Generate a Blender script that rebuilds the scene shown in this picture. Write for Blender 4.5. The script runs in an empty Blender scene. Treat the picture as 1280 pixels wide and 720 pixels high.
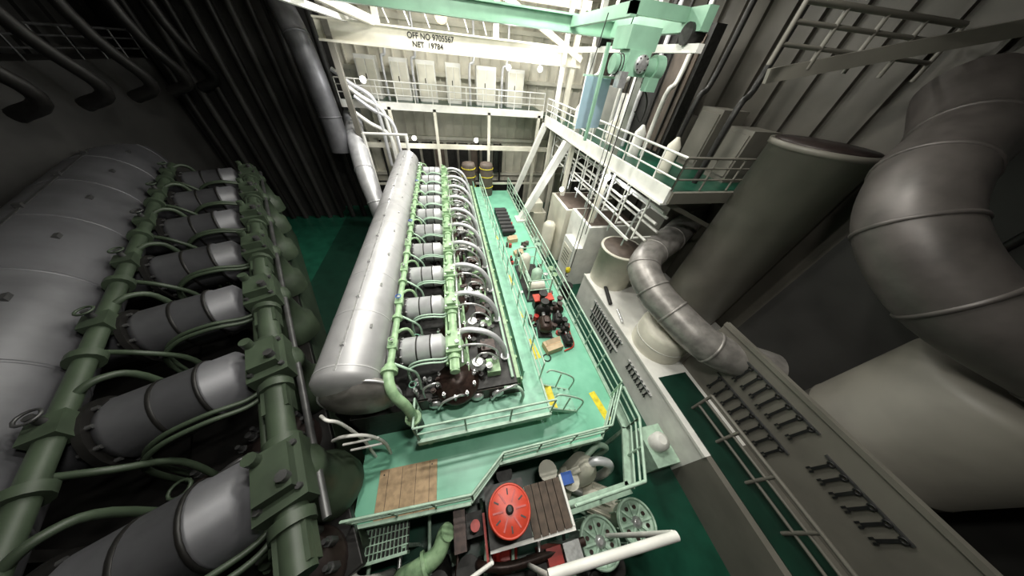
import bpy, math, random
from mathutils import Vector, Matrix
random.seed(7)
ZO=11.0   # camera height above lower floor; builder coords are relative to eye level
sc=bpy.context.scene
# ---------------------------------------------------------------- materials
def mat(name,col,rough=.5,metal=0,var=.25,scale=6,bump=.05,emit=0,dirt=None):
    m=bpy.data.materials.new(name); m.use_nodes=True
    nt=m.node_tree; b=nt.nodes['Principled BSDF']
    b.inputs['Roughness'].default_value=rough; b.inputs['Metallic'].default_value=metal
    tc=nt.nodes.new('ShaderNodeTexCoord'); n=nt.nodes.new('ShaderNodeTexNoise')
    n.inputs['Scale'].default_value=scale; n.inputs['Detail'].default_value=6
    nt.links.new(tc.outputs['Object'],n.inputs['Vector'])
    r=nt.nodes.new('ShaderNodeValToRGB')
    d=dirt if dirt else tuple(c*(1-var) for c in col)
    r.color_ramp.elements[0].position=.32; r.color_ramp.elements[0].color=(*d,1)
    r.color_ramp.elements[1].position=.6; r.color_ramp.elements[1].color=(*col,1)
    nt.links.new(n.outputs['Fac'],r.inputs['Fac']); nt.links.new(r.outputs['Color'],b.inputs['Base Color'])
    if bump:
        bp=nt.nodes.new('ShaderNodeBump'); bp.inputs['Strength'].default_value=bump
        n2=nt.nodes.new('ShaderNodeTexNoise'); n2.inputs['Scale'].default_value=scale*4
        nt.links.new(tc.outputs['Object'],n2.inputs['Vector'])
        nt.links.new(n2.outputs['Fac'],bp.inputs['Height']); nt.links.new(bp.outputs['Normal'],b.inputs['Normal'])
    if emit:
        b.inputs['Emission Color'].default_value=(1,.97,.9,1); b.inputs['Emission Strength'].default_value=emit
    return m
M=dict(
 silver=mat('aluminium_lagging',(.70,.70,.72),.4,.45,.18,3,.08),
 recv=mat('receiver_lagging',(.50,.495,.50),.45,.35,.15,2,.06),
 silver2=mat('bright_steel',(.72,.72,.72),.3,.7,.3,9),
 green=mat('engine_green_paint',(.36,.54,.31),.4,0,.35,5,.05,dirt=(.20,.33,.18)),
 crane=mat('crane_green_paint',(.26,.46,.33),.4,0,.2,1.5,.02),
 pale=mat('pale_green_rail_paint',(.46,.64,.50),.4,0,.25,5),
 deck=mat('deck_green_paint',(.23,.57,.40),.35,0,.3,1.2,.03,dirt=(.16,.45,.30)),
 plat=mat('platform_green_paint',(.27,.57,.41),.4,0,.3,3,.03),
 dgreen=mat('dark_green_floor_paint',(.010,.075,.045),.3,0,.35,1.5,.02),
 brown=mat('oily_brown_iron',(.055,.032,.026),.4,.3,.5,9),
 dark=mat('dark_oily_metal',(.035,.034,.032),.5,.4,.5,8),
 black=mat('black_rubber',(.012,.012,.012),.5,0,.3,8),
 cream=mat('cream_wall_paint',(.74,.71,.60),.5,0,.2,1.2,.03),
 white=mat('white_paint',(.82,.81,.76),.45,0,.15,2,.03),
 red=mat('red_paint',(.45,.03,.02),.4,0,.25,6),
 orange=mat('orange_paint',(.60,.06,.03),.4,0,.2,6),
 yellow=mat('yellow_marking',(.80,.66,.03),.5,0,.3,8),
 blue=mat('blue_paint',(.03,.12,.5),.4,0,.2,6),
 sheet=mat('pale_blue_sheet',(.46,.64,.76),.5,0,.1,3),
 wood=mat('plywood',(.52,.36,.21),.7,0,.3,7,.1),
 card=mat('cardboard',(.55,.42,.27),.8,0,.2,5),
 dwood=mat('dark_plank_wood',(.10,.07,.05),.7,0,.4,7),
 brtop=mat('brown_top_plate',(.13,.10,.08),.6,0,.3,3),
 lamp=mat('lamp_tube',(1,1,1),.5,0,0,1,0,emit=14),
 dim_silver=mat('dimmed_lagging',(.125,.125,.135),.45,.25,.3,2,.06),  # lagging colour darkened to stand in for dimmer light at the sides
 dim_green=mat('dimmed_green_paint',(.046,.066,.040),.5,0,.35,3,.05),  # engine green with low light put into the colour
 dim_steel=mat('dimmed_steel',(.10,.10,.10),.4,.5,.4,5),  # steel darkened in colour for weak side light
 dim_cream=mat('dimmed_cream_paint',(.085,.078,.064),.55,0,.25,1,.04),  # cream paint, dimness put into its base colour
 dim_white=mat('dimmed_white_paint',(.17,.16,.135),.5,0,.2,1,.03),  # darker copy of the white paint, shade in the colour
 dim_dark=mat('dimmed_dark_metal',(.014,.013,.012),.5,.3,.4,5),  # dark metal made darker still to paint in low light
 dim_brown=mat('dimmed_brown_iron',(.03,.02,.018),.5,.2,.4,5),  # brown iron with the dimness of the sides in its colour
 dim_wall=mat('dimmed_bulkhead_paint',(.028,.027,.025),.6,0,.3,1,.03),  # wall paint, gloom of the sides put into the colour
 dim_lag=mat('dimmed_pipe_lagging',(.085,.075,.07),.45,.25,.35,2,.08),  # darker copy of the duct lagging, dim light painted in
 dim_deck=mat('shaded_green_deck_paint',(.006,.034,.021),.4,0,.3,2,.02),  # deck green with the shade put into the colour
 lag=mat('brown_grey_lagging',(.33,.31,.29),.4,.4,.4,3,.08),
)
# ---------------------------------------------------------------- mesh builder
class MB:
    def __init__(s): s.v=[];s.f=[];s.m=[];s.s=[];s.mn=[]
    def mi(s,m):
        if m not in s.mn: s.mn.append(m)
        return s.mn.index(m)
    def add(s,vs,fs,m,sm=False):
        o=len(s.v); s.v+= [tuple(x) for x in vs]; k=s.mi(m)
        for f in fs: s.f.append([i+o for i in f]); s.m.append(k); s.s.append(sm)
    def bb(s,x0,x1,y0,y1,z0,z1,m):
        vs=[(x,y,z) for z in(z0,z1) for y in(y0,y1) for x in(x0,x1)]
        s.add(vs,[(0,2,3,1),(4,5,7,6),(0,1,5,4),(2,6,7,3),(0,4,6,2),(1,3,7,5)],m)
    def box(s,c,sz,m,rot=(0,0,0)):
        R=Matrix.Rotation(rot[2],3,'Z')@Matrix.Rotation(rot[1],3,'Y')@Matrix.Rotation(rot[0],3,'X')
        vs=[Vector(c)+R@Vector((x*sz[0]/2,y*sz[1]/2,z*sz[2]/2)) for z in(-1,1) for y in(-1,1) for x in(-1,1)]
        s.add(vs,[(0,2,3,1),(4,5,7,6),(0,1,5,4),(2,6,7,3),(0,4,6,2),(1,3,7,5)],m)
    def beam(s,p0,p1,w,h,m):
        p0=Vector(p0);p1=Vector(p1);d=(p1-p0).normalized()
        up=Vector((0,0,1)) if abs(d.z)<.9 else Vector((0,1,0))
        a=d.cross(up).normalized(); b=a.cross(d)
        vs=[p+a*i*w/2+b*j*h/2 for p in(p0,p1) for i,j in((-1,-1),(1,-1),(1,1),(-1,1))]
        s.add(vs,[(3,2,1,0),(4,5,6,7),(0,1,5,4),(1,2,6,5),(2,3,7,6),(3,0,4,7)],m)
    def lathe(s,c,ax,prof,m,seg=24,sm=True):
        c=Vector(c);ax=Vector(ax).normalized()
        t=Vector((0,0,1)) if abs(ax.z)<.9 else Vector((1,0,0))
        a=ax.cross(t).normalized(); b=ax.cross(a)
        vs=[];fs=[]
        for r,h in prof:
            for i in range(seg):
                th=2*math.pi*i/seg; vs.append(c+ax*h+(a*math.cos(th)+b*math.sin(th))*r)
        for k in range(len(prof)-1):
            for i in range(seg):
                j=(i+1)%seg; fs.append((k*seg+i,k*seg+j,(k+1)*seg+j,(k+1)*seg+i))
        s.add(vs,fs,m,sm)
        s.add(vs[:seg],[tuple(range(seg))[::-1]],m); s.add(vs[-seg:],[tuple(range(seg))],m)
    def cyl(s,p0,p1,r,m,r1=None,seg=16):
        p0=Vector(p0);p1=Vector(p1);d=p1-p0
        s.lathe(p0,d,[(r,0),(r if r1 is None else r1,d.length)],m,seg)
    def tube(s,pts,r,m,seg=8,sub=5,smooth=True):
        P=[Vector(p) for p in pts]
        if smooth and len(P)>2:
            Q=[P[0]*2-P[1]]+P+[P[-1]*2-P[-2]]; out=[]
            for i in range(1,len(Q)-2):
                for k in range(sub):
                    t=k/sub; a,b,c,d=Q[i-1],Q[i],Q[i+1],Q[i+2]
                    out.append(.5*((2*b)+(c-a)*t+(2*a-5*b+4*c-d)*t*t+(3*b-a-3*c+d)*t**3))
            out.append(P[-1]); P=out
        n=len(P); vs=[];fs=[]; N=None
        for i in range(n):
            d=(P[min(i+1,n-1)]-P[max(i-1,0)]).normalized()
            if N is None:
                t=Vector((0,0,1)) if abs(d.z)<.9 else Vector((1,0,0)); N=d.cross(t).normalized()
            else:
                N=(N-d*N.dot(d)).normalized()
            B=d.cross(N)
            for k in range(seg):
                th=2*math.pi*k/seg; vs.append(P[i]+(N*math.cos(th)+B*math.sin(th))*r)
        for i in range(n-1):
            for k in range(seg):
                j=(k+1)%seg; fs.append((i*seg+k,i*seg+j,(i+1)*seg+j,(i+1)*seg+k))
        s.add(vs,fs,m,True)
        s.add(vs[:seg],[tuple(range(seg))[::-1]],m); s.add(vs[-seg:],[tuple(range(seg))],m)
    def torus(s,c,ax,R,r,m,seg=28,rs=8,a0=0,a1=2*math.pi):
        c=Vector(c);ax=Vector(ax).normalized(); t=Vector((0,0,1)) if abs(ax.z)<.9 else Vector((1,0,0))
        a=ax.cross(t).normalized(); b=ax.cross(a)
        pts=[c+(a*math.cos(a0+(a1-a0)*i/seg)+b*math.sin(a0+(a1-a0)*i/seg))*R for i in range(seg+1)]
        s.tube(pts,r,m,rs,smooth=False)
    def obj(s,name,parent=None,off=True,bevel=0):
        me=bpy.data.meshes.new(name)
        z=ZO if off else 0
        me.from_pydata([(v[0],v[1],v[2]+z) for v in s.v],[],s.f); 
        for m in s.mn: me.materials.append(M[m])
        me.polygons.foreach_set('material_index',s.m); me.polygons.foreach_set('use_smooth',s.s)
        me.update()
        o=bpy.data.objects.new(name,me); sc.collection.objects.link(o)
        if parent: o.parent=parent
        if bevel:
            b=o.modifiers.new('bevel','BEVEL'); b.width=bevel; b.segments=2; b.limit_method='ANGLE'; b.angle_limit=1.0
        return o
def empty(name,loc=(0,0,0)):
    e=bpy.data.objects.new(name,None); sc.collection.objects.link(e); e.location=loc; e.empty_display_size=.2; return e
def rails(mb,pts,m,h=1.05,r=.026,levels=(.35,.7,1.0),step=1.1):
    for i in range(len(pts)-1):
        a=Vector(pts[i]);b=Vector(pts[i+1]);L=(b-a).length;n=max(1,round(L/step))
        for k in range(n+1):
            p=a+(b-a)*k/n; mb.cyl(p,p+Vector((0,0,h)),r*1.1,m,seg=6)
        for l in levels: 
            mb.cyl(a+Vector((0,0,h*l)),b+Vector((0,0,h*l)),r if l<1 else r*1.3,m,seg=6)
# ---------------------------------------------------------------- engine
def engine(name,loc,n,mm,rotz=0,scale=1,right=True):
    """local frame: x=0 rocker column, y=0 first unit, z=0 exhaust duct axis"""
    E=empty(name,loc); E.rotation_euler=(0,0,rotz); E.scale=(scale,)*3
    sp=1.54; L=sp*(n-1)
    G,S,S2,BR,DK,PL,RG,RV,HW,WH=[mm[k] for k in('green','silver','steel','brown','dark','pale','deck','recv','hw','wh')]
    zb=-(11+loc[2]-ZO)/scale; xr=1.9 if right else .1
    b=MB()
    b.bb(-1.3,xr,-.75,L+.8,zb,-1.15,G)
    b.bb(-1.45,.35 if right else .1,-.95,L+1,-1.15,-1.02,DK)
    if right:
        b.bb(.35,1.75,-.95,L+1,-1.15,-1.02,DK)
        b.bb(-1.3,1.7,-1.0,-.75,-1.6,-1.2,G)
    for i in range(n*2+1):
        y=-.75+i*(L+1.5)/(n*2)
        b.bb(-1.38,-1.3,y-.05,y+.05,zb,-1.2,G)
        if right: b.bb(1.9,1.97,y-.05,y+.05,zb,-1.2,G)
    b.obj('engine_block',E,False,.015)
    b=MB(); x,z,r=-2.39,.32,.71
    b.lathe((x,-1.0,z),(0,1,0),[(.05,-.16),(.35,-.12),(.6,-.04),(r,.08),(r,L+2.3),(.6,L+2.42),(.3,L+2.5),(.05,L+2.52)],RV,48)
    for i in range(n+1):
        y=-.8+i*(L+1.9)/n
        b.lathe((x,y,z),(0,1,0),[(r,0),(r+.008,.005),(r+.008,.04),(r,.045)],RV,48)
    b.bb(x-.02,x+.02,-.9,L+1.2,z+r-.005,z+r+.01,S2)
    for i in range(n):
        y=i*sp
        b.bb(x-.5,x+.5,y+.7,y+.8,-1.1,z-.45,DK)
        b.bb(x-.04,x+.04,y-.3,y-.22,z+r-.01,z+r+.06,S2)
        b.box((x+.45,y+.3,z+.56),(.05,.12,.05),S2)
    b.obj('exhaust_receiver',E,False)
    b=MB(); b.bb(x-.8,-1.3,-.9,L+1,zb,-1.1,DK); b.obj('receiver_support',E,False)
    b=MB()
    rc=1 if right else .68; xc=-.02 if right else -.42
    for i in range(n):
        y=i*sp
        b.lathe((-1.28,y,0),(1,0,0),[(.26,-.75),(.27,-.1),(.33,-.08),(.37,0),(.37,.68),(.385,.69),(.385,.72),(.37,.73),(.37,.96),(.30,1.0),(.22,1.08)],S,28)
        b.lathe((-1.28,y,0),(1,0,0),[(.374,.30),(.38,.31),(.38,.33),(.374,.34)],DK,28)
        b.lathe((-.62,y,0),(1,0,0),[(.39,0),(.40,.01),(.40,.035),(.39,.04)],DK,28)
        b.lathe((-1.42,y,0),(1,0,0),[(.42,0),(.42,.06)],DK,20)
        for k in range(10):
            a=k*math.pi/5; b.cyl((-1.46,y+.36*math.cos(a),.36*math.sin(a)),(-1.32,y+.36*math.cos(a),.36*math.sin(a)),.025,S2,seg=6)
        cy=y-.66
        b.lathe((xc,cy,-1.05),(0,0,1),[(.62*rc,0),(.62*rc,.16),(.5*rc,.22),(.5*rc,.34),(.3*rc,.36),(.28*rc,.44),(.1,.46)],BR,24)
        for k in range(10):
            a=k*math.pi/5+.2; px,py=xc+.53*rc*math.cos(a),cy+.53*rc*math.sin(a)
            b.cyl((px,py,-.9),(px,py,-.70),.05,S2,seg=6); b.cyl((px,py,-.70),(px,py,-.60),.028,S2,seg=6)
        b.lathe((0,y,-1.0),(0,0,1),[(.36,0),(.36,.35),(.28,.42),(.24,.9),(.28,.92),(.28,1.02),(.2,1.1)],G,20)
        b.box((0,y-.08,.17),(.40,.62,.24),G); b.box((0,y-.08,.34),(.28,.42,.14),G)
        b.cyl((-.1,y+.1,.4),(-.1,y+.1,.5),.06,G,seg=10); b.cyl((.1,y-.2,.4),(.1,y-.2,.48),.05,S2,seg=8)
        for sx in(-.15,.15):
            for sy in(-.3,.14): b.cyl((sx,y+sy,.28),(sx,y+sy,.33),.03,S2,seg=6)
        b.box((0,y-.7,.1),(.24,.30,.22),G)
        for dy in(-.45,-.55):
            b.tube([(-1.25,y+dy,-.75),(-1.2,y+dy,-.1),(-.95,y+dy-.02,.16),(-.6,y+dy-.03,.2),(-.3,y+dy,.1),(-.12,y+dy+.1,.05)],.028,PL,6)
        b.tube([(-1.5,y-.5,.35),(-1.2,y-.62,.2),(-1.0,y-.6,-.2),(-1.0,y-.7,-.9)],.035,PL,6)
        b.tube([(-.9,y-.95,-.9),(-.85,y-.95,-.4),(-.5,y-.9,-.3),(-.45,y-.8,-.9)],.03,S2,6)
        for k in range(10):
            px=-1.2+random.random()*.95; py=y-.4-random.random()*.75; hh=.12+random.random()*.4
            q=.03+random.random()*.05; mt=random.choice([S2,DK,BR,PL,S2])
            b.cyl((px,py,-1.05),(px,py,-1.02+hh),q,mt,seg=10); b.cyl((px,py,-1.02+hh*.6),(px,py,-1.0+hh*.75),q*1.4,mt,seg=8)
        b.torus((-1.15,y-.75,-.45),(0,0,1),.09,.018,RG,12,5)
    b.obj('cylinder_units',E,False)
    b=MB()
    b.tube([(0,-.9,.12),(0,L+.8,.12)],.125,G,14,smooth=False)
    b.tube([(-.19,-.6,.02),(-.19,L+.6,.02)],.04,G,8,smooth=False)
    b.tube([(.2,-.6,.0),(.2,L+.6,.0)],.04,S2,8,smooth=False)
    for i in range(n*2):
        y=-.5+i*.77; b.cyl((0,y-.05,.12),(0,y+.05,.12),.17,G,seg=14)
    b.obj('hydraulic_oil_rail',E,False,.012)
    b=MB()
    b.tube([(-1.5,L+.6,.42),(-1.5,-.6,.42)],.085,G,12,smooth=False)
    b.tube([(-1.62,L+.6,.26),(-1.62,-.7,.26)],.04,S2,8,smooth=False)
    for i in range(n):
        y=i*sp
        b.cyl((-1.5,y-.72,.42),(-1.5,y-.62,.42),.14,G,seg=14)
        b.box((-1.5,y-.05,.42),(.22,.26,.22),G)
        b.cyl((-1.5,y,.5),(-1.5,y,.64),.035,S2,seg=8); b.torus((-1.5,y,.64),(0,0,1),.075,.014,HW if i%3==1 else G,12,5)
        b.tube([(-1.5,y+.3,.42),(-1.3,y+.42,.45),(-1.15,y+.5,.2),(-1.1,y+.5,-.8)],.04,G,8)
    if right:
        b.tube([(-1.5,-.6,.42),(-1.5,-.95,.40),(-1.4,-1.25,.2),(-1.2,-1.4,-.25),(-1.18,-1.42,-1.0)],.12,G,12)
        b.cyl((-1.18,-1.42,-.9),(-1.18,-1.42,-1.0),.2,G); b.cyl((-1.18,-1.42,-1.0),(-1.18,-1.42,-2.45),.17,DK)
        b.cyl((-1.5,-.72,.42),(-1.5,-.82,.42),.19,G)
    b.obj('cooling_water_rail',E,False)
    if right:
        b=MB()
        for i in range(n):
            y=i*sp
            b.lathe((.62,y-.35,-1.05),(0,0,1),[(.2,0),(.2,.3),(.24,.31),(.24,.4),(.15,.44),(.15,.55)],S2,16)
            b.box((1.08,y-.4,-.9),(.4,.45,.3),G); b.box((1.02,y+.35,-.9),(.45,.4,.3),BR)
            b.cyl((.95,y-.5,-.75),(.95,y-.5,-.55),.1,S2,seg=10); b.cyl((1.15,y-.25,-.75),(1.15,y-.25,-.6),.08,S2,seg=10)
            for k in range(12):
                px=.4+random.random()*1.0; py=y-.7+random.random()*1.4
                q=.025+random.random()*.05; hh=-.85+random.random()*.4
                b.cyl((px,py,-1.03),(px,py,hh),q,random.choice([S2,BR,DK,G,BR,S2]),seg=8); b.cyl((px,py,hh),(px,py,hh+.04),q*1.3,random.choice([DK,BR,DK]),seg=6)
            b.tube([(.55,y-.35,-.5),(.7,y-.3,-.2),(1.0,y-.3,-.25),(1.25,y-.3,-.6)],.03,S2,6)
            b.tube([(.05,y+.33,.05),(.30,y+.33,.18),(.62,y+.28,.20),(.98,y+.2,.10),(1.28,y+.08,-.14),(1.48,y-.05,-.55),(1.52,y-.1,-1.1)],.085,WH,12)
            b.cyl((.16,y+.33,.12),(.22,y+.33,.14),.12,S2,seg=12)
            b.cyl((1.51,y-.09,-.95),(1.51,y-.09,-.88),.13,S2,seg=12)
            b.tube([(.2,y-.15,.1),(.5,y-.2,.2),(.85,y-.22,.1),(1.2,y-.2,-.3),(1.3,y-.2,-.9)],.035,S2,7)
        b.tube([(1.62,-.8,-.95),(1.62,L+.7,-.95)],.05,PL,8,smooth=False)
        b.tube([(.35,-.8,-.75),(.35,L+.7,-.75)],.05,G,8,smooth=False)
        b.obj('fuel_pumps_and_pipes',E,False)
    return E
lit=dict(green='green',silver='silver',steel='silver2',brown='brown',dark='dark',pale='pale',deck='plat',recv='recv',hw='blue',wh='silver')
dim=dict(green='dim_green',silver='dim_silver',steel='dim_steel',brown='dim_brown',dark='dim_dark',pale='dim_green',deck='dim_green',recv='dim_silver',hw='dim_steel',wh='dim_silver')
ENG=engine('marine_diesel_engine',(-.33,4.0,-6+ZO),10,lit)
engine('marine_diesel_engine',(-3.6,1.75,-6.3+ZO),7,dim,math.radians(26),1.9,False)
b=MB()
b.lathe((-2.55,2.95,-6.15),(0,-1,0),[(.85,-.1),(.85,0),(.80,.02),(.78,.06),(.5,.16),(.1,.2)],'lag',40)
b.torus((-2.55,2.97,-6.15),(0,1,0),.86,.03,'silver',40,8)
b.tube([(-3.3,2.4,-6.9),(-2.9,2.3,-6.5),(-2.5,2.3,-6.7),(-2.3,2.3,-7.4),(-2.4,2.3,-8.5)],.04,'white',8)
b.tube([(-3.2,2.6,-5.9),(-2.95,2.4,-5.7),(-2.8,2.4,-6.0),(-2.75,2.4,-7.2),(-2.8,2.3,-8.5)],.035,'white',8)
for zz in(-7.0,-7.5): b.cyl((-3.1,2.3,zz),(-2.3,2.3,zz),.03,'white',seg=6)
b.bb(-3.1,-1.7,2.85,3.3,-8.5,-7.05,'dark')
b.obj('receiver_end_cover',ENG).matrix_parent_inverse=Matrix.Translation((.33,-4.0,-(-6+ZO)))

# ---------------------------------------------------------------- room shell
def single(name,fn,bevel=0):
    b=MB(); fn(b); return b.obj(name,bevel=bevel)
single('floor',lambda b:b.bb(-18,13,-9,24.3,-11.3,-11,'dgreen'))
single('ceiling',lambda b:b.bb(-18,13,-9,24.3,6.2,6.4,'cream'))
def f(b):
    b.bb(-18,-6.5,24,24.3,-11,6.2,'dim_wall'); b.bb(-6.5,13,24,24.3,-11,6.2,'cream')
    x=-6
    while x<13: b.bb(x-.04,x+.04,23.85,24,-11,6.2,'cream'); x+=.75
    for z in(-8,-5.2,-1.2,1.4,3.4): b.bb(-6.5,13,23.7,24,z-.12,z+.12,'cream')
single('wall_back',f)
def f(b):
    b.bb(12.7,13,-9,24.3,-11,6.2,'dim_cream')
    y=-8
    while y<24: b.bb(12.55,12.7,y-.05,y+.05,-11,6.2,'dim_cream'); y+=1.1
single('wall_right',f)
def f(b):
    b.bb(-18.3,-18,-9,24.3,-11,6.2,'dim_wall')
    y=-8
    while y<24: b.bb(-18,-17.8,y-.06,y+.06,-11,6.2,'dim_wall'); y+=1.1
single('wall_left',f)
single('wall_front',lambda b:b.bb(-18,13,-9.3,-9,-11,6.2,'dim_wall'))
def f(b):
    for x in(-14,-9.4,-5.5,-1.5,2.5,6.5,10.5): b.bb(x-.12,x+.12,-9,24,5.3,6.2,'cream'); b.bb(x-.25,x+.25,-9,24,5.22,5.3,'cream')
    for y in(3,7,11,15,18,21.5): b.bb(-18,12.7,y-.1,y+.1,5.6,6.2,'cream')
single('ceiling_girder',f)

def f(b):
    b.bb(-6,9,20,20.2,.0,.75,'cream'); b.bb(-6,9,19.85,20.35,-.08,.02,'cream'); b.bb(-6,9,19.85,20.35,.75,.83,'cream')
    b.beam((-9.4,12,2.6),(-3.2,20,.9),.3,.35,'cream'); b.beam((9,20,.3),(3.5,20.1,2.6),.25,.3,'cream')
    b.beam((-3,20.1,.8),(-3,20.1,5.4),.3,.3,'cream'); b.beam((3.4,20.1,.8),(3.4,20.1,5.4),.3,.3,'cream')
    b.bb(-6,9,20,20.2,2.4,2.8,'cream')
    for k in range(6): b.beam((-3+k*1.05,20.1,2.5),(-2.4+k*1.05,20.1,.9),.06,.06,'white')
    b.bb(-5.65,-5.35,19.9,20.2,-11,5.6,'dim_white'); b.bb(8.35,8.65,19.9,20.2,-11,5.6,'cream')
    b.lathe((.35,19.9,1.4),(0,-1,0),[(.33,0),(.33,.06)],'card',24)
RB=single('registration_beam',f)
for t,z,x in(('OFF NO 9705567',.42,-.3),('NET  19784',.08,-.5)):
    cu=bpy.data.curves.new('lettering','FONT'); cu.body=t; cu.size=.34; cu.extrude=.005; cu.align_x='CENTER'; cu.offset=.006
    o=bpy.data.objects.new('lettering',cu); sc.collection.objects.link(o); o.location=(x,19.98,z+ZO); o.rotation_euler=(math.pi/2,0,0)
    cu.materials.append(M['black']); o.parent=RB
def f(b):
    b.bb(-6.3,7.3,21.2,24,-2.85,-2.7,'dgreen'); b.bb(-6.3,7.3,21.0,21.2,-3.05,-2.65,'white')
    rails(b,[(-6.3,21.15,-2.65),(7.3,21.15,-2.65)],'white',r=.03)
    for x in(-5.8,-3.5,-.6,3.2,7): b.bb(x-.1,x+.1,21.0,21.2,-11,-2.9,'cream')
    b.bb(-6.3,9,21.1,21.3,-5.35,-5.05,'cream')
    b.bb(-6.3,9,21.1,21.2,-8.0,-7.85,'cream')
single('machinery_gallery',f)
def f(b):
    for x,w in((-2.6,1.1),(-.9,1.2),(.9,1.0),(3.2,1.4),(5.4,1.2),(-4.6,1.2)):
        b.bb(x-w/2,x+w/2,22.6,23.6,-2.7,-.5,'white'); b.bb(x-w/2+.08,x-.03,22.56,22.6,-2.5,-.7,'cream'); b.bb(x+.03,x+w/2-.08,22.56,22.6,-2.5,-.7,'cream')
        b.bb(x-.12,x-.06,22.53,22.56,-1.7,-1.4,'dark')
    for x in(-3.5,-1.7,2.0,4.3):
        b.tube([(x,22.2,-2.7),(x,22.2,-.6),(x+.3,22.2,-.1),(x+.3,22.2,3)],.08,'silver',8)
single('electrical_cabinet',f,.01)
def f(b):
    for x in(1.5,2.9):
        b.lathe((x,20.3,-8.5),(0,0,1),[(.5,0),(.52,.05),(.52,2.3),(.45,2.45),(.1,2.5)],'brtop',24)
        for z in(-7.8,-7,-6.4): b.torus((x,20.3,z),(0,0,1),.53,.03,'yellow',24,6)
    b.bb(.5,4,19.7,21,-11,-8.6,'dark')
single('oil_drum_rack',f)
def f(b):
    for k in range(9):
        x=-4+k*1.0; b.bb(x,x+.75,23.2,23.7,-7.7,-5.5,'dark' if k%3 else 'brtop')
    for k in range(6): b.tube([(-5+k*1.9,23,-5.3),(-5+k*1.9,23,-8.5),(-4.4+k*1.9,22.6,-10.9)],.09,'dark',8,smooth=False)
    b.bb(-6.2,6.8,22.4,22.6,-11,-8.2,'dark')
single('switchboard',f)

def f(b):
    b.bb(7.6,12.55,7.0,23.7,-3.1,-3.0,'dgreen')
    b.bb(7.45,7.6,7.0,21,-3.35,-2.85,'white'); b.bb(7.35,7.7,7.0,21,-3.42,-3.35,'white')
    b.bb(7.6,12.5,6.9,7.05,-3.35,-2.95,'dim_white')
    for y in range(8,24,2): b.bb(7.6,12.5,y-.06,y+.06,-3.4,-3.1,'cream')
    rails(b,[(7.53,7.0,-2.9),(7.53,21,-2.9)],'white',r=.032)
    rails(b,[(7.53,7.0,-2.9),(12.4,7.0,-2.9)],'dim_white',r=.032)
    for y in(11.5,16,20): 
        b.bb(7.7,7.95,y-.12,y+.12,-11,-3.45,'cream')
        b.bb(7.7,7.95,y-.12,y+.12,-3,5.6,'white')
    b.beam((7.6,7.2,-3.35),(12.4,7.2,-5.2),.12,.16,'dim_white')
single('walkway_gallery',f)
def f(b):
    b.beam((7.3,15.8,-3.45),(4.75,15.6,-8.5),.42,.42,'white'); b.bb(4.4,5.2,15.2,16.0,-8.5,-8.35,'white')
    b.beam((7.4,20.5,-3.3),(5.4,20.3,-8.5),.35,.35,'white')
single('support_column',f)
def f(b):
    for y,h,w,m in((8.5,1.8,1,'dim_white'),(10.2,2.2,1.1,'dim_white'),(12,1.7,.9,'dim_white'),(14,2.3,1.3,'dim_cream'),(17,2,1.4,'white'),(20,2.2,1.2,'white')):
        b.bb(10.9,12.2,y-w/2,y+w/2,-3,-3+h,m); b.bb(10.85,10.9,y-w/2+.08,y+w/2-.08,-2.8,-3+h-.15,m)
    for k in range(7):
        y=8+k*1.8; b.tube([(9.5,y,-3),(9.5,y,-.6),(10.1,y+.3,.3),(10.1,y+.3,5.4)],.10,'dark' if k<2 else ('silver' if k%2 else 'white'),10)
    for k in range(5):
        y=9.2+k*2.3; b.lathe((8.9,y,-3),(0,0,1),[(.25,0),(.25,1.0),(.12,1.2),(.06,1.3)],'white' if k%2 else 'cream',16)
single('ventilation_locker',f)
def f(b):
    b.bb(10.3,10.8,11.4,14.8,-3,1.6,'dark'); b.bb(10.24,10.3,11.6,13.0,-2.8,1.3,'brtop'); b.bb(10.24,10.3,13.2,14.6,-2.8,1.3,'dim_dark')
    b.beam((8.3,12.2,-1.0),(9.8,13.4,2.8),.12,.25,'dark')
    for k in range(3): b.cyl((10.2,11.9+k*1.2,-2.9),(10.2,11.9+k*1.2,3.5),.05,'dark',seg=8)
single('dark_control_locker',f)
def f(b):
    for z,x in((-4.0,8.3),(-4.25,8.6),(-4.5,8.2),(-4.9,8.5),(-5.3,8.1)):
        b.cyl((x,7.5,z),(x,20,z),.06,'white',seg=8)
    for k in range(9):
        y=8+k*1.4
        b.bb(7.8,9.2,y-.03,y+.03,-5.5,-5.42,'white'); b.bb(7.78,7.84,y-.03,y+.03,-5.5,-3.3,'white')
        b.tube([(8.3,y+.3,-4.1),(8.0,y+.5,-4.6),(7.9,y+.5,-6.2)],.045,'silver2',8)
    b.bb(7.6,7.68,8,14,-5.6,-5.5,'white')
    b.tube([(7.3,9,-4.6),(7.3,14,-4.6)],.035,'white',6,smooth=False)
    for k in range(6): b.cyl((7.3,9+k,-3.4),(7.3,9+k,-4.6),.025,'white',seg=6)
single('pipe_rack',f)

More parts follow.
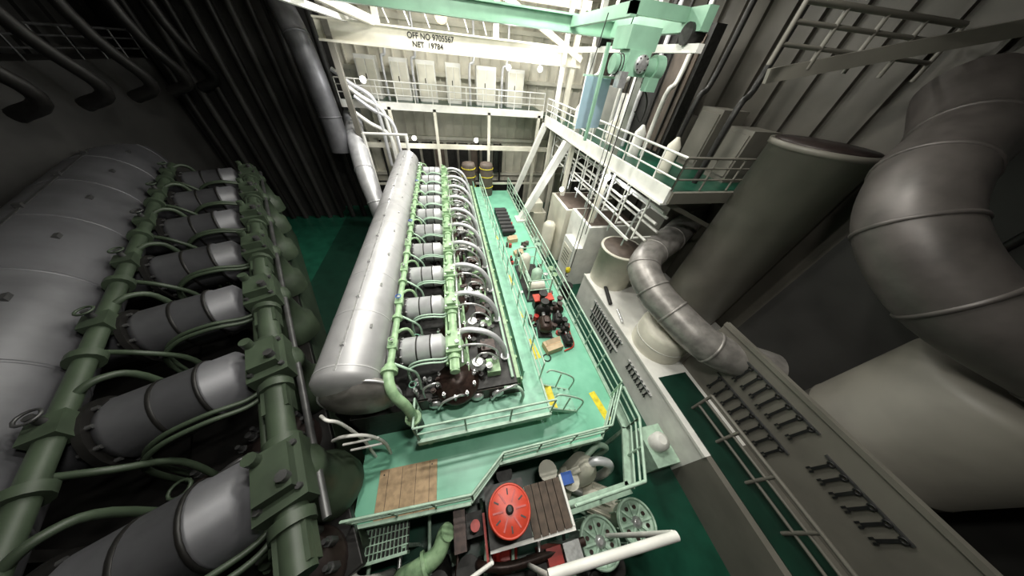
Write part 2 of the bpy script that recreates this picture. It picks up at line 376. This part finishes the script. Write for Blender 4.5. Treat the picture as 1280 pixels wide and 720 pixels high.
def f(b):
    b.bb(7.5,10.5,10.9,13.4,-11,-6.6,'white'); b.bb(7.7,10.5,11.1,13.2,-6.6,-6.55,'brtop')
    b.bb(7.3,10.5,13.7,16.6,-11,-6.9,'cream'); b.bb(7.5,10.5,13.9,16.4,-6.9,-6.85,'brtop')
    b.bb(7.0,7.5,10.9,12.6,-11,-8.0,'white')
    b.bb(6.97,7.0,11.2,12.4,-9.9,-8.4,'cream')
    for k in range(5): b.bb(6.955,6.97,11.35,12.2,-8.75-k*.22,-8.70-k*.22,'dark')
    b.bb(6.2,7.2,16.8,18.6,-11,-8.6,'cream'); b.bb(5.9,6.9,17,18,-8.6,-7.9,'cream')
    b.lathe((6.7,14.6,-11),(0,0,1),[(.45,0),(.45,2.6),(.3,2.8),(.05,2.85)],'cream',20)
    b.lathe((6.6,9.9,-11),(0,0,1),[(.35,0),(.35,1.0)],'dark',16)
single('purifier_cabinet',f,.02)
def spanner(b,x,y,z,L,m='black',w=1):
    b.bb(x-.03,x,y-.022*w,y+.022*w,z-L,z,m); b.torus((x-.015,y,z+.03*w),(1,0,0),.04*w,.016*w,m,10,5)
    b.bb(x-.03,x,y-.045*w,y-.015*w,z-L-.07*w,z-L,m); b.bb(x-.03,x,y+.015*w,y+.045*w,z-L-.07*w,z-L,m)
def f(b):
    b.bb(7.3,12.55,.3,9.6,-11,-8.9,'white')
    b.bb(7.3,12.55,-8.5,.3,-11,-8.9,'dim_white')
    b.bb(7.24,7.3,.3,9.6,-8.98,-8.86,'white')
    b.bb(7.22,7.3,5.0,7.9,-9.42,-9.37,'silver2'); b.bb(7.22,7.3,2.6,4.3,-9.65,-9.6,'silver2')
    b.bb(7.22,7.3,5.0,7.9,-10.12,-10.08,'silver2')
    for k in range(13): spanner(b,7.27,5.15+k*.21,-9.45,.34+.02*k,w=1.4)
    for k in range(11): spanner(b,7.27,5.3+k*.23,-10.2,.3,w=1.4)
    for k in range(7): spanner(b,7.27,2.8+k*.22,-9.68,.32,w=1.4)
    b.cyl((7.5,7.0,-8.75),(7.9,8.3,-8.75),.1,'dark')
    b.cyl((7.5,5.8,-8.8),(7.7,6.6,-8.8),.06,'silver2')
single('workshop_tool_wall',f)
def f(b):
    b.bb(9.0,9.15,-6,3.4,-8.9,-6.1,'dim_white')
    b.bb(8.94,9.0,-6,3.4,-6.2,-6.05,'dim_white')
    for z,y0,y1 in((-6.62,.0,3.1),(-7.82,-.2,2.4),(-6.92,-2.1,-.4)): b.bb(8.95,9.0,y0,y1,z,z+.05,'dim_steel')
    for k in range(10): spanner(b,8.96,.15+k*.3,-6.7,.6+.03*(k%4),w=1.5)
    for k in range(8): spanner(b,8.96,-.05+k*.32,-7.9,.55,w=1.5)
    for k in range(6): spanner(b,8.96,-2.0+k*.28,-7.0,.5,w=1.5)
single('tool_board',f)
def f(b):
    b.lathe((8.55,9.0,-8.9),(0,0,1),[(1.08,0),(1.08,2.1),(1.12,2.1),(1.12,2.2),(1.06,2.2)],'cream',40)
    b.lathe((8.55,9.0,-6.72),(0,0,1),[(1.0,0),(1.0,.04),(.3,.1)],'brtop',32)
single('storage_tank',f)
def f(b):
    b.lathe((8.5,4.5,-8.9),(0,0,1),[(1.08,0),(1.08,1.1),(.95,1.3),(.2,1.4)],'cream',40)
    b.lathe((8.5,4.5,-8.9),(0,0,1),[(1.09,.6),(1.095,.61),(1.095,.63),(1.09,.64)],'white',40)
single('storage_tank.001',f)
def f(b):
    b.lathe((11.2,6.0,-8.9),(0,0,1),[(1.3,0),(1.3,7.6),(1.35,7.6),(1.35,7.75),(1.25,7.75)],'dim_white',48)
    b.lathe((11.2,6.0,-1.15),(0,0,1),[(1.23,0),(1.23,.04),(.3,.1)],'dim_brown',32)
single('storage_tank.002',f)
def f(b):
    b.lathe((10.8,-.4,-8.9),(0,0,1),[(1.5,0),(1.5,2.2),(1.512,2.21),(1.512,2.25),(1.5,2.26),(1.5,4.75),(1.3,5.0),(.4,5.1)],'dim_white',56)
single('storage_tank.003',f)
def duct(name,pts,r,m,bands):
    b=MB(); b.tube(pts,r,m,28,7)
    P=[Vector(p) for p in pts]
    for i in bands:
        d=(P[min(i+1,len(P)-1)]-P[i-1]).normalized(); b.lathe(P[i]-d*.06,d,[(r,0),(r+.03,.01),(r+.03,.08),(r,.09)],m,28)
    b.obj(name)
duct('exhaust_duct',[(12.4,9.4,-5.3),(9.9,7.9,-5.6),(8.5,7.2,-5.75),(7.7,6.5,-6.0),(7.65,5.5,-6.35),(7.95,4.5,-6.65),(8.6,3.0,-6.95),(10.2,1.9,-7.1)],.62,'lag',(1,2,3,4,5,6))
duct('exhaust_duct',[(12.5,5.0,.3),(11.3,3.9,-.5),(9.9,3.3,-1.1),(9.2,2.5,-1.9),(9.3,1.2,-2.7),(9.9,-.3,-3.0),(11,-2.5,-3.2)],.74,'dim_lag',(1,2,3,4,5))
def f(b):
    b.bb(10.2,12.5,9.0,10.8,-8.9,-3.4,'dim_white'); b.bb(10.3,12.5,9.1,10.7,-3.45,-3.38,'dim_brown')
    b.bb(12.3,12.5,-8,4.2,-8.9,1.2,'dim_wall')
    for k in range(5): b.tube([(12.2,-4+k*1.5,3),(12.1,-4+k*1.5,0),(12.1,-4+k*1.5,-4)],.09,'dim_dark',8)
single('equipment_enclosure',f)
def f(b):
    rails(b,[(8.0,6.6,.4),(12.4,6.0,.4)],'dim_white',r=.05)
    b.bb(8.6,12.4,4.6,6.7,3.0,3.1,'dim_dark')
    rails(b,[(8.6,4.6,1.9),(12.4,1.0,1.9)],'dim_white',r=.05)
    b.beam((8.4,6.8,.2),(12.5,5.0,1.4),.15,.3,'dim_white')
    b.beam((8.6,4.6,1.8),(12.4,1.0,1.8),.15,.25,'dim_white')
single('overhead_walkway',f)

# ---------------------------------------------------------------- green decks
def slab(b,poly,z0,z1,m):
    n=len(poly); vs=[(x,y,z0) for x,y in poly]+[(x,y,z1) for x,y in poly]
    fs=[tuple(range(n))[::-1],tuple(range(n,2*n))]+[(i,(i+1)%n,n+(i+1)%n,n+i) for i in range(n)]
    b.add(vs,fs,m)
def f(b):
    slab(b,[(1.65,3.3),(2.25,3.3),(2.25,1.45),(3.95,1.45),(4.9,2.5),(4.9,21),(1.65,21)],-8.62,-8.5,'deck')
    slab(b,[(-3.1,.9),(-.25,.75),(.6,1.45),(2.25,1.45),(2.25,3.2),(-3.1,3.2)],-8.62,-8.5,'deck')
    for y in range(4,21,2): b.bb(2.3,4.85,y-.05,y+.05,-8.85,-8.62,'deck')
    b.bb(4.84,4.96,2.5,21,-8.75,-8.42,'pale')
    b.beam((3.95,1.45,-8.58),(4.9,2.5,-8.58),.08,.3,'pale'); b.beam((.6,1.42,-8.58),(3.95,1.42,-8.58),.08,.3,'pale')
    b.beam((-.25,.75,-8.58),(.6,1.42,-8.58),.08,.3,'pale'); b.beam((-3.1,.88,-8.58),(-.25,.73,-8.58),.08,.3,'pale')
    for x,y in((4.8,3),(4.8,7),(4.8,11),(4.8,15),(4.8,19),(.7,1.6),(3.8,1.7),(-2.9,1.1)): b.bb(x-.08,x+.08,y-.08,y+.08,-11,-8.6,'pale')
    for x,y,w,l in((2.66,4.95,.3,.95),(2.6,9.2,.26,.8),(4.35,2.35,.24,1.0),(2.55,13.5,.24,.7),(2.6,6.9,.1,.6)):
        b.box((x,y,-8.495),(w,l,.012),'yellow',(0,0,.15)); 
    b.torus((3.1,4.45,-8.48),(0,0,1),.15,.025,'black',20,6)
single('engine_room_deck',f)
b=MB()
rails(b,[(4.9,21,-8.45),(4.9,2.6,-8.45)],'pale',r=.028)
rails(b,[(4.9,2.55,-8.45),(3.95,1.5,-8.45),(.7,1.47,-8.45),(-.2,.8,-8.45),(-3.0,.93,-8.45)],'pale',r=.024,h=.95)
b.obj('deck_railing')
def f(b):
    b.bb(-1.5,2.3,2.2,2.98,-7.68,-7.6,'plat'); b.bb(1.68,2.3,2.98,19.5,-7.68,-7.6,'plat')
    b.bb(-1.5,2.3,2.14,2.22,-7.8,-7.55,'pale'); b.bb(2.27,2.33,2.2,19.5,-7.8,-7.55,'pale')
    rails(b,[(-1.45,2.95,-7.6),(-1.45,2.22,-7.6),(2.28,2.22,-7.6)],'pale',r=.025,levels=(.5,1.0),h=.95)
    rails(b,[(2.28,3.3,-7.6),(2.28,19.5,-7.6)],'pale',r=.024,levels=(.5,1.0),h=1.0)
    b.bb(1.7,1.74,3.4,19.4,-7.55,-7.1,'plat')
    for x in(-1.3,-.2,.9,2.1): b.bb(x-.06,x+.06,2.3,2.42,-8.5,-7.68,'pale'); b.beam((x,2.36,-8.1),(x+.4,2.36,-7.7),.05,.05,'pale')
    for y in range(4,20,2): b.bb(2.1,2.2,y-.05,y+.05,-8.5,-7.68,'pale')
    for k in range(4): b.bb(2.35+k*.26,2.62+k*.26,2.35,3.05,-7.82-k*.19,-7.77-k*.19,'yellow' if k==0 else 'plat')
    for y in(2.33,3.07):
        b.beam((2.3,y,-7.65),(3.4,y,-8.5),.04,.16,'pale')
        b.tube([(2.3,y,-6.75),(2.5,y,-6.7),(3.4,y,-7.55),(3.45,y,-8.5)],.028,'pale',6); b.cyl((2.85,y,-8.0),(2.85,y,-7.05),.025,'pale',seg=6)
single('engine_platform',f)
def f(b):
    b.bb(-1.5,1.5,2.99,3.0,-7.6,-7.0,'brown')
    for x in(-1.0,-.4,.2,.8): b.lathe((x,2.98,-7.3),(0,-1,0),[(.18,0),(.18,.06),(.1,.1)],'silver2',16)
    b.tube([(1.0,2.95,-7.0),(1.35,2.8,-6.8),(1.5,2.7,-7.1),(1.5,2.7,-7.6)],.05,'pale',8)
    for x in(-.9,.6): b.tube([(x,2.95,-7.5),(x,2.75,-7.1),(x+.2,2.7,-6.6),(x+.6,2.75,-6.5),(x+.75,2.9,-6.9)],.035,'silver2',8)
single('engine_front_gear',f)

def f(b):
    b.box((-1.87,1.36,-8.475),(1.5,1.1,.04),'wood',(0,0,-.02))
    for k in range(4): b.box((-2.4+k*.36,1.36,-8.457),(.012,1.06,.008),'dwood',(0,0,-.02))
    for x in(-2.5,-1.25): 
        for y in(.95,1.8): b.cyl((x,y,-8.46),(x,y,-8.45),.02,'dark',seg=8)
single('plywood_sheet',f)
for x,y,s in((3.45,4.85,.6),(3.55,12.9,.5),(3.6,11.4,.45)):
    def f(b,x=x,y=y,s=s):
        b.box((x,y,-8.5+s*.25),(s*1.2,s*.8,s*.5),'card',(0,0,.2)); b.box((x,y,-8.5+s*.502),(s*1.2,s*.1,.006),'wood',(0,0,.2))
        b.box((x+.05,y+.2*s,-8.5+s*.56),(s*1.1,s*.35,.02),'card',(.5,0,.2))
    single('cardboard_box',f)
def pump(name,x,y,z,ang,s,body,vol,base='pale'):
    b=MB()
    b.box((0,0,.06),(1.5,.6,.12),base)
    b.lathe((-.65,0,.42),(1,0,0),[(.1,-.05),(.25,0),(.27,.04),(.27,.6),(.2,.66),(.1,.7)],body,24)
    for k in range(12):
        a=k*math.pi/6; b.box((-.35,.28*math.cos(a),.42+.28*math.sin(a)),(.5,.02,.05),body,(a,0,0))
    b.box((-.35,0,.74),(.25,.2,.12),body)
    b.cyl((.05,0,.42),(.3,0,.42),.08,'silver2')
    b.lathe((.3,0,.42),(1,0,0),[(.18,0),(.34,.05),(.36,.2),(.3,.3),(.16,.34)],vol,24)
    b.tube([(.64,0,.42),(.85,0,.45),(.95,0,.7),(.95,0,1.0)],.12,vol,12); b.cyl((.95,0,.98),(.95,0,1.05),.2,vol)
    b.tube([(.45,0,.7),(.45,0,1.0)],.11,vol,12,smooth=False); b.cyl((.45,0,.98),(.45,0,1.05),.18,vol)
    b.box((-.3,0,.15),(.5,.4,.12),'dark')
    o=b.obj(name,off=False,bevel=0); o.location=(x,y,z+ZO); o.rotation_euler=(0,0,ang); o.scale=(s,)*3
pump('pump',3.45,6.1,-8.5,1.4,1.0,'brown','dark','dark')
pump('pump',4.2,6.3,-8.5,1.2,.7,'dark','brown','dark')
pump('pump',4.2,5.2,-8.5,1.5,.6,'dark','dark','dark')
pump('pump',3.4,.35,-11,2.6,1.5,'cream','cream')
pump('pump',2.2,-1.6,-11,.3,1.3,'red','dark')
pump('pump',-1.9,-.6,-11,.1,1.5,'dark','dark')
pump('pump',.6,.1,-11,1.4,1.3,'red','dark','dark')
pump('pump',5.9,13.5,-11,1.6,1.3,'dark','pale')
pump('pump',5.9,10.2,-11,1.5,1.2,'dark','green')
def f(b):
    b.bb(3.1,4.3,7.5,10.3,-8.5,-8.4,'dark')
    for x in(3.15,4.2):
        for y in(7.6,9.1,10.2): b.bb(x-.03,x+.03,y-.03,y+.03,-8.4,-7.2,'pale')
    for z in(-7.2,-7.8): 
        for x in(3.15,4.2): b.cyl((x,7.6,z),(x,10.2,z),.03,'pale',seg=6)
        for y in(7.6,10.2): b.cyl((3.15,y,z),(4.2,y,z),.03,'pale',seg=6)
    b.lathe((3.5,9.8,-8.4),(0,0,1),[(.3,0),(.3,.9),(.2,1.05),(.05,1.1)],'cream',20)
    b.lathe((3.9,8.8,-8.4),(0,0,1),[(.28,0),(.28,.7),(.15,.85),(.05,.9)],'pale',20)
    b.cyl((3.3,8.2,-8.1),(4.1,8.2,-8.1),.24,'cream'); b.cyl((3.3,8.2,-7.8),(3.3,8.9,-7.7),.07,'pale')
    b.bb(3.25,4.2,6.95,7.4,-7.95,-7.87,'orange'); b.bb(3.3,4.15,7.0,7.35,-8.5,-7.95,'dark')
single('cleaning_unit',f,.01)
def f(b):
    for k in range(7):
        y=13.6+k*.5; b.cyl((3.0,y,-8.2),(3.8,y,-8.2),.2,'black'); b.cyl((3.78,y,-8.2),(3.9,y,-8.2),.12,'red' if k==2 else 'dark')
        b.bb(3.1,3.7,y-.12,y+.12,-8.5,-8.3,'dark')
single('electric_motor_row',f)
def f(b):
    random.seed(3)
    for k in range(60):
        x=2.9+random.random()*1.7; y=5.0+random.random()*7.5
        if 3.0<x<4.4 and 7.3<y<10.5: continue
        b.cyl((x,y,-8.5),(x,y,-8.38+random.random()*.25),.05+random.random()*.08,random.choice(['dark','brown','red','dark','brown','brtop','silver2']),seg=12)
    for k in range(14):
        x=3.0+random.random()*1.5; y=5.2+random.random()*1.8
        b.box((x,y,-8.45),(.1+random.random()*.3,.08+random.random()*.2,.1),random.choice(['dark','brown','brtop','brown']),(0,0,random.random()*3))
    b.tube([(2.9,5.4,-8.45),(3.0,5.8,-8.45),(2.85,6.2,-8.45),(2.95,6.7,-8.45)],.03,'black',6)
    b.tube([(3.9,4.6,-8.45),(4.4,4.8,-8.45),(4.5,5.5,-8.45),(4.65,5.9,-8.45)],.03,'orange',6)
single('deck_clutter',f)

def f(b):
    c=Vector((.62,.35,-7.5))
    def disc(z,m):
        b.lathe(c+Vector((0,0,z)),(0,0,1),[(.10,0),(.47,0),(.48,.01),(.48,.03),(.47,.04),(.10,.04)],m,40)
        b.torus(c+Vector((0,0,z+.03)),(0,0,1),.465,.025,m,40,8)
    disc(0,'orange'); disc(-.6,'orange')
    for k in range(22): b.torus(c+Vector((0,0,-.03-k*.025)),(0,0,1),.33,.016,'black',24,5)
    b.cyl(c+Vector((0,0,-.58)),c,.31,'black',seg=24)
    b.lathe(c+Vector((0,0,.04)),(0,0,1),[(.09,0),(.09,.05),(.04,.06)],'dark',16)
    for k in range(6):
        a=k*math.pi/3; b.box(c+Vector((.27*math.cos(a),.27*math.sin(a),.045)),(.24,.035,.015),'red',(0,0,a))
        a+=.5; b.box(c+Vector((.33*math.cos(a),.33*math.sin(a),.043)),(.12,.03,.008),'black',(0,0,a))
single('cable_reel',f)
def f(b):
    for k in range(5): b.bb(1.14+k*.2,1.32+k*.2,-.25,.75,-8.22,-8.14,'dwood')
    b.bb(.1,1.12,-.2,.95,-8.2,-8.12,'dark')
    for x in(.15,1.1,2.1):
        for y in(-.15,.7): b.bb(x-.04,x+.04,y-.04,y+.04,-11,-8.2,'pale')
    b.beam((.1,-.22,-8.25),(2.2,-.28,-8.25),.08,.14,'white'); b.beam((2.18,-.25,-8.25),(2.18,.8,-8.25),.06,.14,'white')
single('plank_stand',f)
def f(b):
    rails(b,[(2.3,.1,-8.9),(4.35,.15,-8.9),(5.15,1.6,-8.9),(5.2,2.6,-8.9)],'pale',r=.035,h=1.0)
    b.beam((2.3,.1,-8.95),(4.35,.15,-8.95),.3,.1,'pale'); b.beam((4.35,.15,-8.95),(5.15,1.6,-8.95),.3,.1,'pale'); b.beam((5.15,1.6,-8.95),(5.2,2.6,-8.95),.3,.1,'pale')
    for x,y in((2.4,.1),(4.35,.2),(5.1,1.6)): b.bb(x-.05,x+.05,y-.05,y+.05,-11,-9,'pale')
single('platform_railing',f)
def f(b):
    b.lathe((3.4,.95,-11),(0,0,1),[(.45,0),(.45,1.4),(.3,1.6),(.25,1.9),(.1,2.0)],'cream',24)
    b.tube([(3.4,.95,-9.2),(3.7,.95,-8.95),(4.1,.8,-9.1),(4.2,.7,-9.8),(4.2,.7,-11)],.13,'silver',12)
    b.tube([(2.9,.9,-10.9),(2.9,.9,-9.6),(3.1,.9,-9.3),(3.4,.95,-9.3)],.1,'cream',12)
    b.box((2.6,.75,-9.15),(.35,.3,.3),'blue'); b.bb(2.4,2.8,.6,.9,-11,-9.3,'dark')
    b.tube([(4.5,1.3,-11),(4.5,1.3,-9.7),(4.1,1.4,-9.4),(3.6,1.2,-9.5)],.09,'pale',10)
single('pressure_filter',f)
def drum(x,y,z):
    b=MB()
    b.lathe((x,y,-11),(0,0,1),[(.5,0),(.5,z+11-.1),(.55,z+11-.08),(.55,z+11),(.42,z+11),(.40,z+11-.06),(.05,z+11-.06)],'pale',36)
    b.torus((x,y,z+.06),(0,0,1),.52,.035,'pale',36,8)
    b.lathe((x,y,z-.05),(0,0,1),[(.14,0),(.14,.1),(.06,.14)],'silver2',16)
    for k in range(8):
        a=k*math.pi/4; b.box((x+.32*math.cos(a),y+.32*math.sin(a),z+.0),(.4,.05,.05),'pale',(0,0,a))
        a+=.39; b.cyl((x+.34*math.cos(a),y+.34*math.sin(a),z-.08),(x+.34*math.cos(a),y+.34*math.sin(a),z+.0),.05,'brown',seg=8)
    for k in range(10):
        a=k*math.pi/5; b.cyl((x+.56*math.cos(a),y+.56*math.sin(a),-11),(x+.56*math.cos(a),y+.56*math.sin(a),z-.1),.02,'pale',seg=6)
    b.obj('vertical_pump_motor')
drum(3.1,-.72,-9.45); drum(4.35,-.6,-9.45)
def f(b):
    b.tube([(-.9,.35,-8.9),(-1.0,.3,-9.0),(-1.2,-.0,-9.1),(-1.7,-.15,-9.2),(-2.2,-.2,-9.9),(-2.2,-.2,-11)],.2,'green',14)
    b.lathe((-1.45,-.1,-9.15),(-1,-.3,0),[(.28,0),(.28,.08)],'green',20)
    b.tube([(-.2,-.4,-11),(-.2,-.4,-9.3),(.1,-.5,-9.0),(.8,-.6,-9.0),(2.6,-.6,-9.2)],.1,'brown',10)
    b.tube([(-3.4,-.3,-9.4),(-2.6,-.5,-9.4),(-.4,-.7,-9.5),(1.4,-.9,-9.7),(2.2,-1.0,-11)],.08,'dark',10)
    for k in range(8): b.tube([(-3.2+k*.75,-1.4,-11),(-3.2+k*.75,-1.2,-9.9),(-3.0+k*.75,-.2,-9.8),(-3.0+k*.75,.9,-9.8)],.05,random.choice(['pale','dark','brown','silver2']),8)
    b.bb(-.75,-.45,-.1,.7,-11,-8.8,'brown'); b.bb(-.45,0,.1,.6,-11,-9.1,'dark'); b.bb(.0,.06,-.4,.5,-9,-8.7,'red')
    b.bb(1.5,1.9,-1.1,-.5,-11,-9.0,'red'); b.bb(1.2,1.5,-1.0,-.6,-11,-9.3,'dark'); b.bb(1.95,2.4,-.9,-.5,-11,-8.95,'silver2')
    b.cyl((-.2,.3,-8.85),(-.2,.3,-8.6),.12,'red')
    b.tube([(-3.1,.3,-8.7),(-2.9,0,-8.5),(-2.7,-.1,-9),(-2.7,-.1,-11)],.12,'white',10)
single('bilge_pipework',f)
def f(b):
    b.bb(-3.1,-1.9,.2,.8,-9.16,-9.12,'dark')
    for k in range(13): b.bb(-3.1+k*.095,-3.08+k*.095,.2,.8,-9.12,-9.05,'pale')
    for k in range(5): b.bb(-3.1,-1.9,.2+k*.15,.22+k*.15,-9.12,-9.04,'pale')
    b.bb(-3.1,-1.9,.18,.24,-9.3,-9.0,'pale')
    for x in(-3.0,-2.0): b.bb(x-.04,x+.04,.3,.38,-11,-9.1,'pale')
single('grating_step',f)
def f(b):
    b.cyl((.95,-.62,-6.0),(3.4,-.70,-6.0),.075,'white',seg=12)
    b.cyl((-1.0,-.62,-7.3),(.1,-.35,-7.3),.04,'white',seg=8)
    for x in(1.0,3.35): b.cyl((x,-.66,-11),(x,-.66,-6),.05,'white',seg=8)
    for x,y in((-1.0,-.62),(.1,-.35)): b.cyl((x,y,-11),(x,y,-7.3),.035,'white',seg=8)
single('handrail',f)
def f(b):
    b.bb(6.2,7.15,.4,1.7,-11,-10.0,'pale'); b.lathe((6.6,1.1,-10),(0,0,1),[(.3,0),(.3,.4),(.15,.5)],'white',20)
single('machine_tool',f,.02)
b=MB()
b.box((6.0,2.9,-10.99),(1.0,.8,.02),'black'); b.obj('rubber_mat')
b=MB(); rails(b,[(5.35,8.6,-11),(5.35,2.9,-11)],'pale',r=.03); b.obj('floor_railing')
b=MB(); rails(b,[(8.0,1.7,-8.9),(8.0,-5,-8.9)],'dim_white',r=.045,h=1.15); b.obj('terrace_railing')
b=MB(); b.bb(7.5,8.8,-8,3.0,-8.9,-8.86,'dim_deck'); b.obj('terrace_floor')

# ---------------------------------------------------------------- crane
CR=empty('overhead_crane',(0,0,0))
b=MB()
y=13.8; zz=1.25
b.bb(-4.2,8,y-.05,y+.05,zz-.22,zz+.22,'crane'); b.bb(-4.2,8,y-.2,y+.2,zz-.27,zz-.21,'crane'); b.bb(-4.2,8,y-.2,y+.2,zz+.21,zz+.27,'crane')
b.bb(5.4,7.6,9.3,9.5,1.2,1.5,'crane'); b.bb(5.4,5.6,9.3,13.7,1.15,1.45,'crane')
b.bb(7.3,7.6,8.6,15,1.0,1.5,'crane')
for y in(9,14.5): b.cyl((7.2,y,.95),(7.7,y,.95),.25,'dark')
b.bb(7.3,7.5,8.4,23.5,.55,.75,'white'); b.bb(-4.6,-4.4,11,23.5,.75,.95,'white'); b.bb(-4.6,-4.2,13.2,14.4,1.0,1.5,'crane')
b.obj('bridge_girder',CR,bevel=0)
b=MB()
b.box((6.0,9.6,.75),(1.0,.9,.5),'crane'); b.box((6.0,9.4,.2),(.75,.6,.6),'crane'); b.cyl((5.3,9.4,.15),(6.8,9.4,.15),.24,'crane',seg=20)
b.cyl((6.75,9.4,.15),(7.05,9.4,.15),.32,'crane',seg=20); b.box((6.6,9.0,-.25),(.35,.3,.35),'crane')
for k in range(6): b.torus((5.45+k*.1,9.4,.15),(1,0,0),.25,.02,'dark',20,5)
b.lathe((6.1,9.1,.2),(0,-1,0),[(.22,0),(.22,.1),(.1,.14)],'silver2',16)
for k in range(8):
    a=k*math.pi/4; b.cyl((6.1+.18*math.cos(a),9.0,.2+.18*math.sin(a)),(6.1+.18*math.cos(a),8.97,.2+.18*math.sin(a)),.025,'dark',seg=6)
b.box((5.6,9.15,-.2),(.25,.3,.4),'silver2')
b.tube([(6.5,9.3,-.2),(6.9,9.2,-.7),(7.0,9.3,-1.3),(6.7,9.4,-1.0)],.03,'dark',6)
b.bb(5.05,5.15,9.5,9.6,-2.0,.6,'crane'); 
b.obj('hoist_trolley',CR,bevel=.015)
b=MB()
for dx in(0,.14,.3): b.cyl((6.0+dx,9.5-dx*.5,.1),(6.0+dx,9.5-dx*.5,-8.2 if dx<.2 else -6),.02,'dark' if dx else 'silver2',seg=6)
b.lathe((6.05,9.5,-8.6),(0,0,1),[(.05,0),(.14,.1),(.14,.3),(.05,.4)],'yellow',12)
b.torus((6.05,9.5,-8.75),(1,0,0),.12,.03,'dark',14,6,0,5)
b.obj('hoist_chain',CR)
def f(b):
    b.box((5.35,10.1,-.95),(1.25,.03,1.5),'sheet',(0,0,.35)); b.bb(4.75,6.0,10.05,10.15,-.22,-.16,'pale')
    for x in(4.95,5.8): b.cyl((x,10.1,-.15),(x,9.75,1.2),.015,'dark',seg=6)
single('hanging_sheet',f)

# ---------------------------------------------------------------- left far ducts
duct('ventilation_duct',[(-6.2,22.5,-3.4),(-5.9,20.5,-4.6),(-5.4,18.3,-6.0),(-4.9,17.0,-7.6),(-4.8,16.8,-8.5)],.55,'silver',(1,2,3))
duct('ventilation_duct',[(-8.6,22.8,2.6),(-7.2,20.5,.0),(-6.9,20.2,-3.5),(-6.9,20.0,-5.4)],.6,'dim_silver',(1,2))
def f(b):
    for k,(x,z) in enumerate(((-3.9,-3.6),(-4.3,-3.0),(-4.7,-2.4),(-4.2,-4.4))):
        b.tube([(x-1.4,20.6,z+1.2),(x-.6,20.6,z+.6),(x+.4,20.6,z),(x+.6,20.6,z-1.2),(x+.6,20.6,z-4)],.12,'white' if k%2 else 'silver',10)
    b.cyl((-5.2,19.7,-4.2),(-2.5,19.7,-4.2),.08,'white'); 
    for x in(-5.2,-2.6): b.cyl((x,19.7,-11),(x,19.7,-4.2),.1,'white')
single('steam_pipes',f)
def f(b):
    b.bb(-17.75,-15.5,3,23,-11,-1.5,'dim_wall')
    for k in range(9): b.tube([(-13.2,3+k*2.2,4.8),(-12.8,3+k*2.2,0),(-12.6,4+k*2.2,-2.0),(-13.6,4+k*2.2,-2.6)],.22,'dim_dark',12)
    rails(b,[(-15.4,2,-1.5),(-15.4,23,-1.5)],'dim_steel',r=.04)
    b.bb(-15.4,-9.5,22.2,23.6,-11,3.5,'dim_wall')
    for k in range(10): b.cyl((-14.8+k*.9,21.9,-11),(-14.8+k*.9,21.9,5),.18,'dim_wall' if k%2 else 'dim_dark')
single('funnel_casing',f)
b=MB(); b.bb(-9,-3.5,9,23,-11,-10.96,'dim_deck'); b.obj('shaded_floor_plate')  # thin sheet over the floor, shade put into its darker green

# ---------------------------------------------------------------- lamps
def lamp(x,y,z,p,sx=1.4,sy=.4,rot=(0,0,0),col=(1,.975,.91)):
    l=bpy.data.lights.new('ceiling_light','AREA'); l.shape='RECTANGLE'; l.size=sx; l.size_y=sy; l.energy=p; l.color=col
    E=empty('ceiling_light',(x,y,z+ZO)); E.rotation_euler=rot
    o=bpy.data.objects.new('light',l); sc.collection.objects.link(o); o.parent=E
    b=MB(); b.bb(-sx/2-.06,sx/2+.06,-sy/2-.06,sy/2+.06,.02,.16,'white'); b.obj('fixture',E,False)
    b=MB(); b.cyl((0,0,.16),(0,0,5.2-z),.03,'white',seg=6); b.obj('hanger',E,False)
for x,y,p in((-1.2,5,470),(0.8,10,470),(-1.2,15,450),(.5,18.5,400),(4.6,6,380),(4.6,12.5,430),(5.2,18,400),(1.5,1,400),(9.2,12,200),(9.2,18,250)):
    lamp(x,y,3.4,p)
def bl(x,y,z,e=60):
    b=MB(); b.lathe((0,0,0),(0,-1,0),[(.16,0),(.16,.06)],'white',16); b.lathe((0,0,0),(0,-1,0),[(.13,.06),(.12,.13),(.05,.17)],'lamp',16)
    o=b.obj('bulkhead_lamp',off=False); o.location=(x,y,z+ZO)
    l=bpy.data.lights.new('glow','POINT'); l.energy=e; l.shadow_soft_size=.15; q=bpy.data.objects.new('glow',l); sc.collection.objects.link(q); q.parent=o; q.location=(0,-.35,0)
bl(-4.3,19.6,-1.5,140); bl(3.6,19.8,2.0,120); bl(4.4,20.8,-.4,120); bl(7.5,10.9,-3.8,90); bl(7.2,15,-6.0,60); bl(6.2,19.7,-.3,120); bl(-1.5,19.7,1.9,120); bl(2.2,20.8,-4.6,50); bl(-2.2,20.8,-4.6,50)
w=bpy.data.worlds.new('w'); sc.world=w; w.use_nodes=True; w.node_tree.nodes['Background'].inputs[0].default_value=(.5,.52,.5,1); w.node_tree.nodes['Background'].inputs[1].default_value=.3
# ---------------------------------------------------------------- camera
cam=bpy.data.cameras.new('camera'); co=bpy.data.objects.new('camera',cam); sc.collection.objects.link(co)
R=Matrix(((.9734,.0941,-.2092),(-.2155,.6858,-.6951),(.0779,.7220,.6876)))
q=R.to_quaternion(); q.normalize()
co.matrix_world=Matrix.Translation((0,0,ZO))@q.to_matrix().to_4x4()
cam.sensor_width=36; cam.lens=300/1280*36; cam.clip_start=.05
sc.camera=co
sc.view_settings.view_transform='Standard'
